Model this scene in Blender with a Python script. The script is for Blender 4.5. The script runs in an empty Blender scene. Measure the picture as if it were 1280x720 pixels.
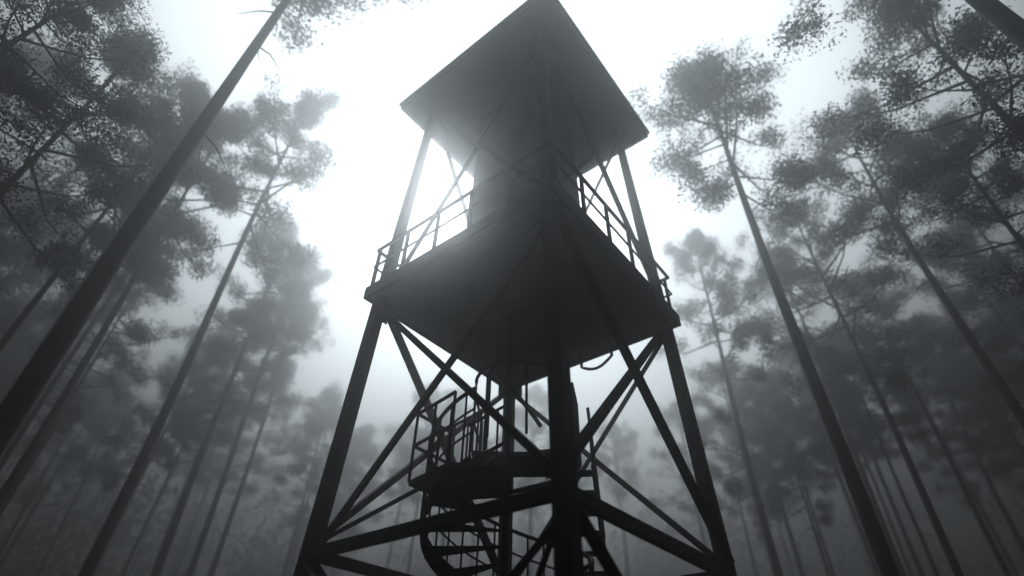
import bpy, math, random
from mathutils import Vector, Matrix
random.seed(11)
C = bpy.context.scene.collection
vs_ = bpy.context.scene.view_settings
vs_.view_transform = 'Standard'; vs_.look = 'None'; vs_.exposure = 0.0; vs_.gamma = 1.0
R = math.radians
F = 680.0; ALPHA = 0.025; PITCH = R(40); CAMZ = 1.6

# ---------------------------------------------------------------- materials
def mat(name, c1, c2, scale=4.0, rough=0.7, detail=6, bump=0.0, stretch=(1,1,1), metallic=0.0):
    m = bpy.data.materials.new(name); m.use_nodes = True
    nt = m.node_tree; b = nt.nodes['Principled BSDF']
    tc = nt.nodes.new('ShaderNodeTexCoord'); mp = nt.nodes.new('ShaderNodeMapping')
    mp.inputs['Scale'].default_value = stretch
    n = nt.nodes.new('ShaderNodeTexNoise'); n.inputs['Scale'].default_value = scale; n.inputs['Detail'].default_value = detail
    r = nt.nodes.new('ShaderNodeValToRGB')
    r.color_ramp.elements[0].position = 0.35; r.color_ramp.elements[1].position = 0.68
    r.color_ramp.elements[0].color = (*c1, 1); r.color_ramp.elements[1].color = (*c2, 1)
    nt.links.new(tc.outputs['Object'], mp.inputs['Vector']); nt.links.new(mp.outputs['Vector'], n.inputs['Vector'])
    nt.links.new(n.outputs['Fac'], r.inputs['Fac']); nt.links.new(r.outputs['Color'], b.inputs['Base Color'])
    b.inputs['Roughness'].default_value = rough; b.inputs['Metallic'].default_value = metallic
    if bump:
        bp = nt.nodes.new('ShaderNodeBump'); bp.inputs['Strength'].default_value = bump; bp.inputs['Distance'].default_value = 0.03
        nt.links.new(n.outputs['Fac'], bp.inputs['Height']); nt.links.new(bp.outputs['Normal'], b.inputs['Normal'])
    return m
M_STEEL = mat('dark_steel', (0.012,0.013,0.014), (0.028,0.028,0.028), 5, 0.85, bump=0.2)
M_DECK = mat('deck_sheet', (0.22,0.23,0.24), (0.32,0.33,0.34), 1.2, 0.6, detail=9)
M_ROOF = mat('roof_sheet', (0.34,0.35,0.36), (0.44,0.45,0.455), 0.9, 0.5, detail=9)
M_BARK = mat('pine_bark', (0.02,0.02,0.02), (0.05,0.048,0.047), 7, 0.95, bump=0.8, stretch=(1,1,0.25))
M_LEAF = mat('pine_needles', (0.025,0.03,0.028), (0.055,0.062,0.058), 1.3, 0.8)
M_GROUND = mat('forest_floor', (0.02,0.019,0.017), (0.06,0.055,0.045), 0.8, 0.95, bump=0.5)
M_CONC = mat('concrete', (0.2,0.2,0.2), (0.3,0.3,0.29), 6, 0.9)

# ---------------------------------------------------------------- mesh builder
class MB:
    def __init__(s): s.v = []; s.f = []
    def hexa(s, p):                     # 8 corners: bottom 4, top 4
        o = len(s.v); s.v += [tuple(q) for q in p]
        s.f += [(o+3,o+2,o+1,o), (o+4,o+5,o+6,o+7)] + [(o+i, o+(i+1)%4, o+4+(i+1)%4, o+4+i) for i in range(4)]
    def box(s, x0,x1,y0,y1,z0,z1):
        s.hexa([(x0,y0,z0),(x1,y0,z0),(x1,y1,z0),(x0,y1,z0),(x0,y0,z1),(x1,y0,z1),(x1,y1,z1),(x0,y1,z1)])
    def bar(s, a, b, w, h=None, side=None):
        a = Vector(a); b = Vector(b); h = h or w; d = (b-a).normalized()
        sd = Vector(side) if side else (Vector((0,0,1)) if abs(d.z) < 0.9 else Vector((1,0,0)))
        u = d.cross(sd).normalized(); n = u.cross(d).normalized()
        c = [u*sx*w/2 + n*sy*h/2 for sx, sy in ((-1,-1),(1,-1),(1,1),(-1,1))]
        s.hexa([a+q for q in c] + [b+q for q in c])
    def angle(s, a, b, w, t, side):     # L-section brace
        a = Vector(a); b = Vector(b); d = (b-a).normalized(); n = Vector(side).normalized(); n = (n - d*n.dot(d)).normalized(); u = d.cross(n)
        s.bar(a + n*t/2, b + n*t/2, w, t, n)
        s.bar(a + u*(w/2-t/2) + n*(t+w/2), b + u*(w/2-t/2) + n*(t+w/2), t, w, n)
    def tube(s, pts, rad, n=8, cap=True):
        pts = [Vector(p) for p in pts]; o = len(s.v)
        ref = None
        for i, p in enumerate(pts):
            d = (pts[min(i+1, len(pts)-1)] - pts[max(i-1, 0)]).normalized()
            if ref is None: ref = d.orthogonal().normalized()
            ref = (ref - d*ref.dot(d)).normalized(); w = d.cross(ref)
            r = rad[i] if isinstance(rad, (list, tuple)) else rad
            for k in range(n):
                a = 2*math.pi*k/n
                s.v.append(tuple(p + (ref*math.cos(a) + w*math.sin(a))*r))
        for i in range(len(pts)-1):
            for k in range(n):
                s.f.append((o+i*n+k, o+i*n+(k+1)%n, o+(i+1)*n+(k+1)%n, o+(i+1)*n+k))
        if cap:
            s.f.append(tuple(o+k for k in reversed(range(n)))); e = o+(len(pts)-1)*n; s.f.append(tuple(e+k for k in range(n)))
    def mesh(s, name, m, smooth=False):
        me = bpy.data.meshes.new(name); me.from_pydata(s.v, [], s.f); me.materials.append(m)
        if smooth: me.polygons.foreach_set('use_smooth', [True]*len(me.polygons))
        me.update(); return me
    def build(s, name, m, parent=None, smooth=False, bevel=0.0):
        o = bpy.data.objects.new(name, s.mesh(name, m, smooth)); C.objects.link(o)
        if parent: o.parent = parent
        if bevel:
            b = o.modifiers.new('bevel', 'BEVEL'); b.width = bevel; b.segments = 2; b.limit_method = 'ANGLE'
        return o
def tag(o, label=None, cat=None, group=None, kind=None):
    for k, v in (('label', label), ('category', cat), ('group', group), ('kind', kind)):
        if v: o[k] = v
    return o
def empty(name, loc, rz=0):
    o = bpy.data.objects.new(name, None); C.objects.link(o); o.location = loc; o.rotation_euler = (0,0,rz); return o

# ---------------------------------------------------------------- camera
fw = Vector((0, math.cos(PITCH), math.sin(PITCH))); r0 = Vector((1,0,0)); u0 = Vector((0,-math.sin(PITCH), math.cos(PITCH)))
rt = (r0 + ALPHA*u0).normalized(); up = (u0 - ALPHA*r0).normalized()
cd = bpy.data.cameras.new('camera'); cam = bpy.data.objects.new('camera', cd); C.objects.link(cam)
cam.matrix_world = Matrix(((rt.x,up.x,-fw.x,0),(rt.y,up.y,-fw.y,0),(rt.z,up.z,-fw.z,CAMZ),(0,0,0,1)))
cd.lens = 36*F/1280; cd.sensor_width = 36; cd.clip_end = 3000; cd.clip_start = 0.05
cd.dof.use_dof = True; cd.dof.focus_distance = 8.0; cd.dof.aperture_fstop = 0.28
bpy.context.scene.camera = cam
def heading(px, py, dist, full=False):
    d = fw + rt*((px-640)/F) + up*((360-py)/F); h = Vector((d.x, d.y, 0)); k = dist/h.length
    if full: return Vector((d.x*k, d.y*k, CAMZ+d.z*k))
    return d.x*k, d.y*k

# ---------------------------------------------------------------- ground, fog, light
g = MB(); g.v = [(-1500,-1500,0),(1500,-1500,0),(1500,1500,0),(-1500,1500,0)]; g.f = [(0,1,2,3)]
tag(g.build('ground', M_GROUND), 'dark forest floor under the pines', 'ground', kind='structure')
def fog_mat(name, col, dens, g_):
    fm = bpy.data.materials.new(name); fm.use_nodes = True; nt = fm.node_tree; nt.nodes.clear()
    out = nt.nodes.new('ShaderNodeOutputMaterial'); vs = nt.nodes.new('ShaderNodeVolumeScatter')
    vs.inputs['Color'].default_value = (*col,1); vs.inputs['Density'].default_value = dens; vs.inputs['Anisotropy'].default_value = g_
    nt.links.new(vs.outputs['Volume'], out.inputs['Volume']); return fm
b = MB(); b.box(-320,320,-120,330,-0.5,24.5)
tag(b.build('fog', fog_mat('fog', (0.98,0.99,1.0), 0.037, 0.89)), 'pale mist filling the whole forest', 'fog', kind='structure')

S = Vector((-0.06, 0.663, 0.767)).normalized()
el = math.asin(S.z); az = math.atan2(S.x, S.y)
S2 = Vector((-0.03*math.cos(R(58)), math.cos(R(58)), math.sin(R(58)))).normalized()
w = bpy.data.worlds.new('World'); bpy.context.scene.world = w; w.use_nodes = True
nt = w.node_tree; bg = nt.nodes['Background']
sky = nt.nodes.new('ShaderNodeTexSky'); sky.sky_type = 'NISHITA'; sky.sun_disc = False; sky.sun_elevation = el; sky.sun_rotation = az
sky.dust_density = 2.0
hs = nt.nodes.new('ShaderNodeHueSaturation'); hs.inputs['Saturation'].default_value = 0.35; hs.inputs['Value'].default_value = 0.05
# bright overcast patch where the sun stands behind the cloud
geo = nt.nodes.new('ShaderNodeTexCoord'); dt = nt.nodes.new('ShaderNodeVectorMath'); dt.operation = 'DOT_PRODUCT'; dt.inputs[1].default_value = S2
nt.links.new(geo.outputs['Generated'], dt.inputs[0])
mr = nt.nodes.new('ShaderNodeMapRange'); mr.interpolation_type = 'SMOOTHSTEP'
mr.inputs['From Min'].default_value = math.cos(R(52)); mr.inputs['From Max'].default_value = math.cos(R(14))
mr.inputs['To Min'].default_value = 0.0; mr.inputs['To Max'].default_value = 40.0
nt.links.new(dt.outputs['Value'], mr.inputs['Value'])
cl = nt.nodes.new('ShaderNodeMix'); cl.data_type = 'RGBA'; cl.blend_type = 'MULTIPLY'; cl.inputs['Factor'].default_value = 1.0
cl.inputs[7].default_value = (0.84,0.945,1.0,1); nt.links.new(mr.outputs['Result'], cl.inputs[6])
ad = nt.nodes.new('ShaderNodeMix'); ad.data_type = 'RGBA'; ad.blend_type = 'ADD'; ad.inputs['Factor'].default_value = 1.0
nt.links.new(sky.outputs['Color'], hs.inputs['Color'])
nt.links.new(hs.outputs['Color'], ad.inputs[6]); nt.links.new(cl.outputs[2], ad.inputs[7]); nt.links.new(ad.outputs[2], bg.inputs['Color'])
bg.inputs['Strength'].default_value = 0.05
sl = bpy.data.lights.new('sun', 'SUN'); sl.energy = 2.0; sl.angle = R(16); sl.color = (0.86,0.95,1.0)
so = bpy.data.objects.new('sun', sl); C.objects.link(so); so.rotation_euler = S.to_track_quat('Z','Y').to_euler(); so.location = (0,0,60)

# ---------------------------------------------------------------- tower
H = 6.0; ROT = R(50.7)
TX, TY = 0.055*H-0.07, 1.295*H
tower = empty('watchtower', (TX, TY, 0), ROT)
tag(tower, 'dark steel lookout tower with square deck, flat roof and spiral stair', 'tower')
ZR, ZD, ZT = 3.4, 7.6, 1.99*H+1.6
AG, AD, AT = 2.05, 1.82, 1.63
def leg_a(z):
    if z <= ZD: return AG + (AD-AG)*z/ZD
    return AD + (AT-AD)*(z-ZD)/(ZT-ZD)
CN = [(-1,-1),(1,-1),(1,1),(-1,1)]
def lp(c, z, k=1.0): a = leg_a(z)*k; return Vector((c[0]*a, c[1]*a, z))
W = 0.19
for c in CN:
    m = MB()
    for z, ww in ((0.12, W), (ZD, W), (ZT-0.002, 0.15)): m.v += [tuple(lp(c, z) + Vector((sx*ww/2, sy*ww/2, 0))) for sx, sy in CN]
    for i in range(2):
        for k in range(4): m.f.append((i*4+k, i*4+(k+1)%4, i*4+4+(k+1)%4, i*4+4+k))
    m.f += [(3,2,1,0), (8,9,10,11)]
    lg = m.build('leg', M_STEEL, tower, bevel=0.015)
    fp = MB(); p = lp(c, 0); fp.box(p.x-0.4,p.x+0.4,p.y-0.4,p.y+0.4,-0.3,0.12); fp.build('footing', M_CONC, tower, bevel=0.02)
    z = ZD-0.25; q = lp(c, z)
    for ax in (0,1):
        gp = MB(); i = -c[ax]
        if ax == 0: x0, x1 = sorted((q.x + i*0.09, q.x + i*0.28)); gp.box(x0,x1, q.y+c[1]*0.07-0.008, q.y+c[1]*0.07+0.008, z-0.14, z+0.14)
        else: y0, y1 = sorted((q.y + i*0.09, q.y + i*0.28)); gp.box(q.x+c[0]*0.07-0.008, q.x+c[0]*0.07+0.008, y0,y1, z-0.14, z+0.14)
        gp.build('gusset_plate', M_STEEL, lg)
for k in range(4):
    c0, c1 = CN[k], CN[(k+1)%4]
    nrm = Vector((c0[0]+c1[0], c0[1]+c1[1], 0)).normalized()
    m = MB(); a, bb = lp(c0, ZR), lp(c1, ZR); d = (bb-a).normalized()
    m.bar(a + d*(W/2+.001), bb - d*(W/2+.001), 0.1, 0.14); m.build('ring_beam', M_STEEL, tower, bevel=0.01)
    for z0, z1, wd in ((0.25, ZR-0.12, 0.08), (ZR+0.12, ZD-0.2, 0.095), (ZD+0.25, ZT-0.25, 0.07)):
        for j, (p, q) in enumerate(((c0, c1), (c1, c0))):
            m = MB(); off = nrm*(0.02 if j else -0.08)
            m.angle(lp(p, z0)+off, lp(q, z1)+off, wd, 0.016, nrm if j else -nrm)
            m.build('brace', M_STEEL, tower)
# deck
DH = 1.97
m = MB(); m.box(-DH,DH,-DH,DH,ZD,ZD+0.08)
deck = m.build('deck', M_DECK, tower)
SX, SY = 0.0, 0.35
m = MB(); m.box(SX+0.1,SX+1.0,SY-0.95,SY-0.05,ZD-0.018,ZD-0.003); m.build('hatch', M_DECK, deck, bevel=0.004)
E = DH+0.003
for a in (((-E-0.07),(-E),-E-0.07,E+0.07),(E,E+0.07,-E-0.07,E+0.07)):
    m = MB(); m.box(a[0],a[1],a[2],a[3],ZD-0.05,ZD+0.2); m.build('edge_beam', M_STEEL, deck, bevel=0.008)
for a in ((-E,-E-0.07),(E+0.07,E)):
    m = MB(); y0,y1 = sorted(a); m.box(-E+0.002,E-0.002,y0,y1,ZD-0.05,ZD+0.2); m.build('edge_beam', M_STEEL, deck, bevel=0.008)
ca, sa = math.cos(-ROT), math.sin(-ROT)
def loc(wx, wy): x, y = wx-TX, wy-TY; return x*ca - y*sa, x*sa + y*ca
p0, p1 = loc(1.36, 8.85), loc(1.86, 8.4)
m = MB(); pts = []
for j in range(11):
    t = j/10; pts.append((p0[0]+(p1[0]-p0[0])*t, p0[1]+(p1[1]-p0[1])*t, ZD-0.50-0.14*math.sin(t*math.pi)))
m.tube([(p0[0],p0[1],ZD-0.003)] + pts + [(p1[0],p1[1],ZD-0.003)], 0.028, 8); m.build('hanging_bracket', M_STEEL, deck, smooth=True)
# cabin between deck and roof
CB = 0.88; CT = 0.8
m = MB(); m.hexa([(-CB,-CB,ZD+.083),(CB,-CB,ZD+.083),(CB,CB,ZD+.083),(-CB,CB,ZD+.083),(-CT,-CT,ZT-.003),(CT,-CT,ZT-.003),(CT,CT,ZT-.003),(-CT,CT,ZT-.003)])
cab = m.build('cabin', M_DECK, tower)
m = MB(); m.box(-0.38,0.38,CB+0.003,CB+0.03,ZD+0.1,ZD+2.0); m.build('door', M_STEEL, cab, bevel=0.005)
# railing, one panel to a side
ZB = ZD+0.2; RH = 0.92; RA = DH+0.03
for k in range(4):
    c0, c1 = Vector(CN[k]), Vector(CN[(k+1)%4])
    a = Vector((c0.x*RA, c0.y*RA, 0)); bb = Vector((c1.x*RA, c1.y*RA, 0)); d = (bb-a).normalized()
    m = MB(); m.tube([a+Vector((0,0,ZB+RH)), bb+Vector((0,0,ZB+RH))], 0.034, 8)
    rl = m.build('railing', M_STEEL, tower, smooth=True)
    m = MB(); m.tube([a+Vector((0,0,ZB+.5)), bb+Vector((0,0,ZB+.5))], 0.02, 8); m.build('lower_rail', M_STEEL, rl, smooth=True)
    L = (bb-a).length
    for i in range(5):
        t = 0.02 + 0.96*i/5; p = a + d*L*t
        q = MB(); q.bar(p+Vector((0,0,ZB)), p+Vector((0,0,ZB+RH-0.02)), 0.05); q.build('railing_post', M_STEEL, rl)
# roof
RF = 2.172; m = MB(); m.box(-RF,RF,-RF,RF,ZT,ZT+0.05)
roof = m.build('roof', M_ROOF, tower)
m = MB(); q = RF+0.1; z = ZT+0.16; m.v = [(-q,-q,z),(q,-q,z),(q,q,z),(-q,q,z),(0,0,z+0.7)]; m.f = [(3,2,1,0),(0,1,4),(1,2,4),(2,3,4),(3,0,4)]
m.build('roof_cap', M_STEEL, roof)
E = RF+0.003
for x0,x1,y0,y1 in ((-E-0.04,-E,-E-0.04,E+0.04),(E,E+0.04,-E-0.04,E+0.04),(-E+0.002,E-0.002,-E-0.04,-E),(-E+0.002,E-0.002,E,E+0.04)):
    m = MB(); m.box(x0,x1,y0,y1,ZT-0.03,ZT+0.15); m.build('fascia', M_STEEL, roof)
# spiral stair up to the lower landing, straight flights above it
SR = 1.15; NT = 21; STEP = 2*math.pi/14; RISE = 0.205
A_END = R(176)
m = MB(); m.tube([(SX,SY,0.0),(SX,SY,ZD-0.003)], 0.05, 14)
stair = m.build('spiral_stair', M_STEEL, tower, smooth=True)
def P(r, a, z): return Vector((SX + r*math.cos(a), SY + r*math.sin(a), z))
hand = []; mids = [[],[]]; sb = MB()
for i in range(NT):
    zt = RISE*(i+1); a0 = A_END - (NT-1-i)*STEP; a1 = a0 + STEP*0.95
    m = MB(); bot = [P(0.05,a0,0),P(SR,a0,0),P(SR,(a0+a1)/2,0),P(SR,a1,0),P(0.05,a1,0)]
    m.v += [(q.x,q.y,zt-0.03) for q in bot] + [(q.x,q.y,zt) for q in bot]
    m.f += [(4,3,2,1,0),(5,6,7,8,9)] + [(j,(j+1)%5,5+(j+1)%5,5+j) for j in range(5)]
    m.build('tread', M_STEEL, stair)
    for s in range(4):
        aa = a0 + STEP*s/4; hz = zt + RISE*s/4
        if s in (0,2):
            q = MB(); q.tube([P(SR+0.03,aa,zt-0.1),P(SR+0.03,aa,hz+1.05)], 0.018, 6); q.build('baluster', M_STEEL, stair, smooth=True)
        hand.append(P(SR+0.03, aa, hz+1.05))
        for mm, hh in zip(mids, (0.38, 0.72)): mm.append(P(SR+0.03, aa, hz+hh))
        o = len(sb.v)
        for rr, zz in ((SR+.005,-.22),(SR+.02,-.22),(SR+.02,.06),(SR+.005,.06)): sb.v.append(tuple(P(rr,aa,hz+zz)))
        if o:
            for k in range(4): sb.f.append((o-4+k, o-4+(k+1)%4, o+(k+1)%4, o+k))
sb.build('stringer', M_STEEL, stair)
m = MB(); m.tube(hand, 0.03, 8); m.build('handrail', M_STEEL, stair, smooth=True)
for mm in mids:
    m = MB(); m.tube(mm, 0.016, 6); m.build('middle_rail', M_STEEL, stair, smooth=True)
def landing(corners, zl, edges, rails, npost):
    n = len(corners); c3 = [Vector((x,y,0)) for x,y in corners]
    m = MB(); m.v = [(p.x,p.y,zl-0.07) for p in c3] + [(p.x,p.y,zl) for p in c3]
    m.f = [tuple(reversed(range(n))), tuple(range(n,2*n))] + [(j,(j+1)%n,n+(j+1)%n,n+j) for j in range(n)]
    m.build('landing', M_STEEL, stair)
    for e in edges:
        a, bb = c3[e], c3[(e+1)%n]
        for h in rails:
            m = MB(); m.tube([a+Vector((0,0,zl+h)), bb+Vector((0,0,zl+h))], 0.026, 8); m.build('landing_rail', M_STEEL, stair, smooth=True)
        for j in range(npost):
            p = a.lerp(bb, j/(npost-1)+0.0); m = MB(); m.tube([p+Vector((0,0,zl-0.02)), p+Vector((0,0,zl+rails[-1]))], 0.024, 6); m.build('landing_post', M_STEEL, stair, smooth=True)
landing([loc(-1.35,7.45), loc(-0.75,6.75), loc(0.05,6.9), loc(0.05,7.8), loc(-0.9,8.05)], 4.35, (0,4), (0.5,1.0), 3)
landing([loc(0.1,7.6), loc(0.95,7.3), loc(1.1,8.0), loc(0.4,8.3)], 4.85, (1,), (0.5,1.0), 3)
landing([loc(-0.6,8.6), loc(0.6,8.6), loc(0.7,9.5), loc(-0.5,9.6)], 5.3, (3,), (0.5,1.0), 3)
def flight(p, q, width, nt, rails=0.9):
    p, q = Vector(p), Vector(q); d = q-p; u = Vector((d.y,-d.x,0)).normalized()*width/2
    for sgn in (-1,1):
        m = MB(); m.bar(p+u*sgn, q+u*sgn, 0.03, 0.16); m.build('stringer', M_STEEL, stair)
        m = MB(); m.tube([p+u*sgn+Vector((0,0,rails)), q+u*sgn+Vector((0,0,rails))], 0.026, 8); m.build('handrail', M_STEEL, stair, smooth=True)
        for j in range(4):
            e = p.lerp(q, (j+.2)/3.4)+u*sgn; m = MB(); m.tube([e, e+Vector((0,0,rails))], 0.02, 6); m.build('baluster', M_STEEL, stair, smooth=True)
    for j in range(nt):
        e = p.lerp(q, (j+.5)/nt)
        m = MB(); m.bar(e-u*.93, e+u*.93, 0.2, 0.03, (0,0,1)); m.build('tread', M_STEEL, stair)
flight((*loc(-0.85,7.75),4.35), (*loc(-0.2,8.75),5.3), 0.6, 5)
flight((*loc(0.95,7.85),4.8), (*loc(1.25,9.1),3.2), 0.6, 7)
# struts from the legs up to the stair column
for c, z0, z1 in ((CN[0],ZR+.1,4.4),(CN[3],ZR+.1,5.2),(CN[1],ZR+.1,5.0),(CN[2],ZR+.1,4.6),(CN[0],ZR-.1,2.2),(CN[1],ZR-.1,2.4)):
    q = lp(c, z0); e = Vector((SX, SY, z1)); d = (e-q).normalized()
    m = MB(); m.bar(q+d*0.12, e-d*0.06, 0.05, 0.05); m.build('strut', M_STEEL, stair)
# tall open hoop rail just left of the front leg: an upright that bends over and sweeps down to the right
base = Vector((*loc(-0.38, 8.55), 5.3)); hp = [base, base+Vector((0,0,1.35))]
tx, ty = loc(0.52, 9.0)
for j in range(1, 15):
    t = j/14; sweep = math.sin(t*math.pi/2)
    x0, y0 = loc(-0.38 + 0.95*(1-math.cos(t*math.pi/2)), 8.55 + 0.35*t)
    hp.append(Vector((x0 + 0.0, y0, 6.65 + 0.35*math.sin(min(1,t*2)*math.pi/2) - 1.1*t*t)))
m = MB(); m.tube(hp, 0.04, 8); m.build('hoop_rail', M_STEEL, stair, smooth=True)
hc = Vector((*loc(0.15, 8.65), 0)); hz = 6.6
h2 = [hc + Vector((0.75*math.cos(a), 0.75*math.sin(a), hz)) for a in [R(180)-ROT + R(150)*j/18 for j in range(19)]]
m = MB(); m.tube(h2, 0.032, 8); m.build('hoop_rail', M_STEEL, stair, smooth=True)
for j in (0, 6, 12, 18):
    m = MB(); m.tube([h2[j], h2[j]-Vector((0,0,1.3))], 0.024, 6); m.build('hoop_post', M_STEEL, stair, smooth=True)

# ---------------------------------------------------------------- pines
def tuft(cm, rnd, c, r, n, ls=1.0):
    for _ in range(n):
        o = Vector((rnd.gauss(0,1),rnd.gauss(0,1),rnd.gauss(0,1))).normalized()*r*rnd.random()**0.42
        d = Vector((rnd.gauss(0,1),rnd.gauss(0,1),rnd.gauss(0.2,.8))).normalized()
        s = d.orthogonal().normalized(); s = Matrix.Rotation(rnd.uniform(0,6.28),3,d) @ s
        L = rnd.uniform(.07,.16)*ls; W_ = rnd.uniform(.012,.03)*ls
        p = c+o; k = len(cm.v)
        cm.v += [tuple(p-d*L/2), tuple(p+s*W_), tuple(p+d*L/2), tuple(p-s*W_)]; cm.f.append((k,k+1,k+2,k+3))
def make_pine(seed, low, rad):
    rnd = random.Random(seed); HT = 22.0
    def axis(z):
        t = z/HT
        return Vector((bx*math.sin(t*3.0+ph)*t + wob*math.sin(t*9+ph*2), by*math.sin(t*2.6+ph*1.7)*t + wob*math.cos(t*8+ph), z))
    bx, by, ph, wob = rnd.uniform(-.35,.35), rnd.uniform(-.35,.35), rnd.uniform(0,6), 0.05
    def tr(z): return 0.15*(1-z/HT)**0.75 + 0.022 + 0.07*math.exp(-z/0.5)
    tm = MB(); zs = [0,0.3,0.7] + [1.3*i for i in range(1,17)] + [HT]
    tm.tube([axis(z)-Vector((0,0,0.15 if z == 0 else 0)) for z in zs], [tr(z) for z in zs], 12)
    lm = MB(); cm = MB()
    for k in range(rnd.randint(4,7)):      # dead stubs on the bare trunk
        z = rnd.uniform(8, HT*low); a = rnd.uniform(0, 6.28); ln = rnd.uniform(.25,.9); p = axis(z)
        d = Vector((math.cos(a), math.sin(a), rnd.uniform(-.5,.1)))
        e = p + d*ln; tm.tube([p, p+d*ln*.5+Vector((0,0,.06)), e+Vector((0,0,rnd.uniform(-.15,.05)))], [.022,.014,.005], 5)
    NB = 32
    for k in range(NB):
        t = ((k+rnd.random())/NB)**0.85; z = HT*(low + (0.985-low)*t)
        prof = math.sin(min(1,(t*0.95+0.12))*math.pi)**0.6
        ln = rad*prof*rnd.uniform(.4,1.3)+.25
        a = k*2.4 + rnd.uniform(-.8,.8); rise = -0.25 + 1.0*t + rnd.uniform(-.3,.5)
        p = axis(z); d = Vector((math.cos(a),math.sin(a),rise)).normalized()
        mid_ = p + d*ln*.55 + Vector((0,0,-.06*ln)); e = p + d*ln + Vector((0,0,.1*ln))
        b0 = .014+.012*ln; lm.tube([p, mid_, e], [b0, b0*.6, .006], 5, False)
        dens = rnd.choice((.35,.8,1.0,1.3))*1.85
        tuft(cm, rnd, e, .46, int(66*dens))
        for j in range(rnd.randint(5,8)):
            f = rnd.uniform(.3,.98); q = p.lerp(e, f); side = d.cross(Vector((0,0,1))).normalized()*rnd.choice((-1,1))
            l2 = rnd.uniform(.3,.9)*(1.1-f*.4)*(.4+.25*ln); e2 = q + (d*.6+side*rnd.uniform(.3,1)+Vector((0,0,rnd.uniform(-.5,.8)))).normalized()*l2
            lm.tube([q, q.lerp(e2,.5)+Vector((0,0,.03)), e2], [.012,.008,.004], 4, False)
            tuft(cm, rnd, e2, rnd.uniform(.28,.6), int(rnd.randint(44,72)*dens)); tuft(cm, rnd, q.lerp(e2,.5), .32, int(20*dens))
    return tm.mesh('trunk', M_BARK, True), lm.mesh('branches', M_BARK, True), cm.mesh('crown', M_LEAF)
VAR = [make_pine(3,.66,2.0), make_pine(8,.62,2.5), make_pine(21,.70,2.2), make_pine(34,.57,2.6), make_pine(55,.66,2.8), make_pine(89,.74,2.4)]
placed = []
def pine(x, y, h, var, label, group=None, thick=1.0, wide=1.0, rz=None, lean=(0,0)):
    t = empty('pine_tree', (x,y,0), random.uniform(0,6.28) if rz is None else rz); s = h/22.0
    t.rotation_euler[0], t.rotation_euler[1] = lean
    tag(t, label, 'tree', group)
    for nm, me, sc in zip(('trunk','branches','crown'), VAR[var], (s*thick, s*wide, s*wide)):
        o = bpy.data.objects.new(nm, me); C.objects.link(o); o.parent = t; o.scale = (sc, sc, s)
    placed.append((x,y)); return t
HERO = [
 (154,320,7.7,23.2,2,'thick dark pine trunk slanting across the left foreground, nearest to the viewer',.87,1.15),
 (70,505,16.5,20.5,1,'dark pine whose trunk runs up from the left edge just below the nearest trunk',.75,.95),
 (40,205,12,15.5,3,'shorter pine at the upper left edge with thin slanting trunk',.9,1.1),
 (20,45,9,12.5,4,'dark leafy pine filling the top left corner',1,1.0),
 (200,520,14.5,21,1,'slim pine with full hazy crown, its trunk midway between left edge and tower',.85,.95),
 (100,360,18,19,4,'bushy grey pine crown showing behind the nearest left trunk',.8,1.05),
 (120,280,16,19.5,4,'high hazy crown filling the gap behind the slanting foreground trunk',.7,.95),
 (242,600,22,21,0,'straight pine standing next right of the slim pine left of the tower',1,1.0),
 (276,610,25,22,2,'left one of a close pair of distant pines left of the tower',.9,.95),
 (302,600,29,22.5,1,'right one of a close pair of distant pines left of the tower',.9,.85),
 (1010,460,12.2,21.2,0,'tall bare-trunked pine with round crown standing alone just right of the tower',1.05,1.1),
 (1185,370,17.5,20.5,2,'tall pine with small tufted crown, second trunk right of the tower roof',1.05,1.1),
 (940,580,22,22,1,'hazy pine with small crown low beside the right tower leg',1,.9),
 (1145,600,20,20,3,'pine trunk low on the right between two taller pines',.9,1),
 (1080,590,27,23,4,'far thin pine behind the lone tall pine on the right',1,1),
 (1240,125,11.5,17,3,'dark spreading pine at the upper right edge with slanting trunk',1,1.15),
 (1276,300,15,15.5,1,'dense dark crown at the right edge under the spreading pine',1,1.05),
 (1262,12,8,22,4,'near dark pine trunk cutting the top right corner',1.1,1),
]
for px,py,dist,h,v,lab,th,wd in HERO:
    x,y = heading(px,py,dist); t = pine(x,y,h,v,lab,None,th,wd, rz=0.0 if px == 940 else None)
    if px == 940:                       # low leafy twigs hanging from its trunk
        rnd = random.Random(9)
        for qx,qy,rr in ((922,612,.5),(878,560,.34),(905,520,.34)):
            e = heading(qx,qy,21.6,True) - Vector((x,y,0)); tw = MB()
            tw.tube([(0.05,0,e.z-.5),(e.x*.5,e.y*.5,e.z-.1),tuple(e)], [.03,.018,.008], 5); to = tw.build('twig', M_BARK, t, smooth=True)
            lf = MB()
            for k in range(5): tuft(lf, rnd, e+Vector((rnd.uniform(-.35,.35),rnd.uniform(-.2,.2),rnd.uniform(-.15,.2))), rr*.6, 60, 1.2)
            lf.build('leaf_tuft', M_LEAF, to)
rnd = random.Random(77); cnt = 0; tries = 0
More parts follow.
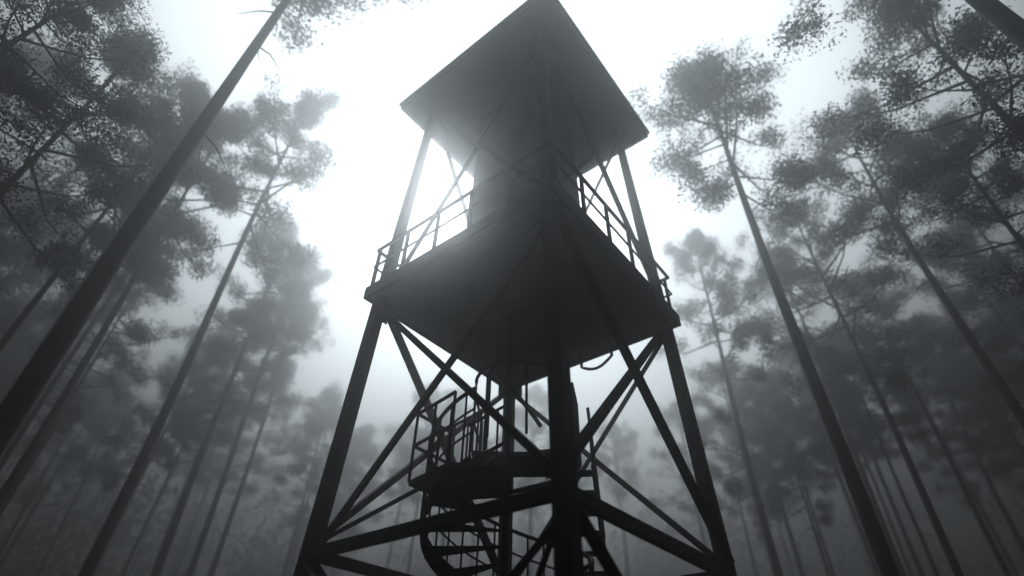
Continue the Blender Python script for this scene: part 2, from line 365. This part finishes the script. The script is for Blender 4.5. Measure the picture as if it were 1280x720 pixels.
while cnt < 62 and tries < 8000:
    tries += 1
    a = rnd.uniform(-60,60); d = math.sqrt(rnd.uniform(19**2, 46**2)); aa = abs(a+1)
    if aa < 25 and d < 37: continue
    if aa < 33 and d < 27: continue
    if aa < 40 and d < 21: continue
    x, y = d*math.sin(R(a)), d*math.cos(R(a))
    if any((x-p)**2+(y-q)**2 < (2.3 if d > 28 else 3.9)**2 for p,q in placed): continue
    side = 'left of' if a < -14 else ('right of' if a > 14 else 'behind')
    near = 'grey pine in the fog' if d < 30 else 'faint distant pine fading into the fog'
    pine(x, y, rnd.uniform(18.5,22.5) + max(0, d-28)*0.12, rnd.randrange(6), '%s %s the tower' % (near, side), '%s %s the tower' % ('grey pines' if d < 30 else 'faint distant pines', side), rnd.uniform(.7,1.05), rnd.uniform(.9,1.15), lean=(R(rnd.gauss(0,1.2)),R(rnd.gauss(0,1.2))))
    cnt += 1
# the wood beyond, one hazy mass
fm_ = MB(); rnd = random.Random(5)
for i in range(700):
    a = R(rnd.uniform(-80,80)); d = math.sqrt(rnd.uniform(54**2, 120**2)); x, y = d*math.sin(a), d*math.cos(a)
    h = rnd.uniform(18,26); fm_.tube([(x,y,-.1),(x+rnd.uniform(-.3,.3),y,h*.6),(x+rnd.uniform(-.4,.4),y,h*.95)], [.17,.12,.03], 5, False)
    for k in range(190):
        t = rnd.random(); z = h*(.5+.5*t); r = 2.8*math.sin(min(1,t*.9+.12)*math.pi)**.7*rnd.random()**.5; b_ = rnd.uniform(0,6.28)
        c = Vector((x+r*math.cos(b_), y+r*math.sin(b_), z)); d1 = Vector((rnd.gauss(0,1),rnd.gauss(0,1),rnd.gauss(0,1))).normalized(); d2 = d1.orthogonal().normalized()
        s = rnd.uniform(.18,.36); o = len(fm_.v)
        fm_.v += [tuple(c-d1*s), tuple(c+d2*s*.7), tuple(c+d1*s), tuple(c-d2*s*.7)]; fm_.f.append((o,o+1,o+2,o+3))
tag(fm_.build('distant_forest', M_LEAF), 'far pine wood lost in the mist behind all the trees', 'forest', kind='stuff')
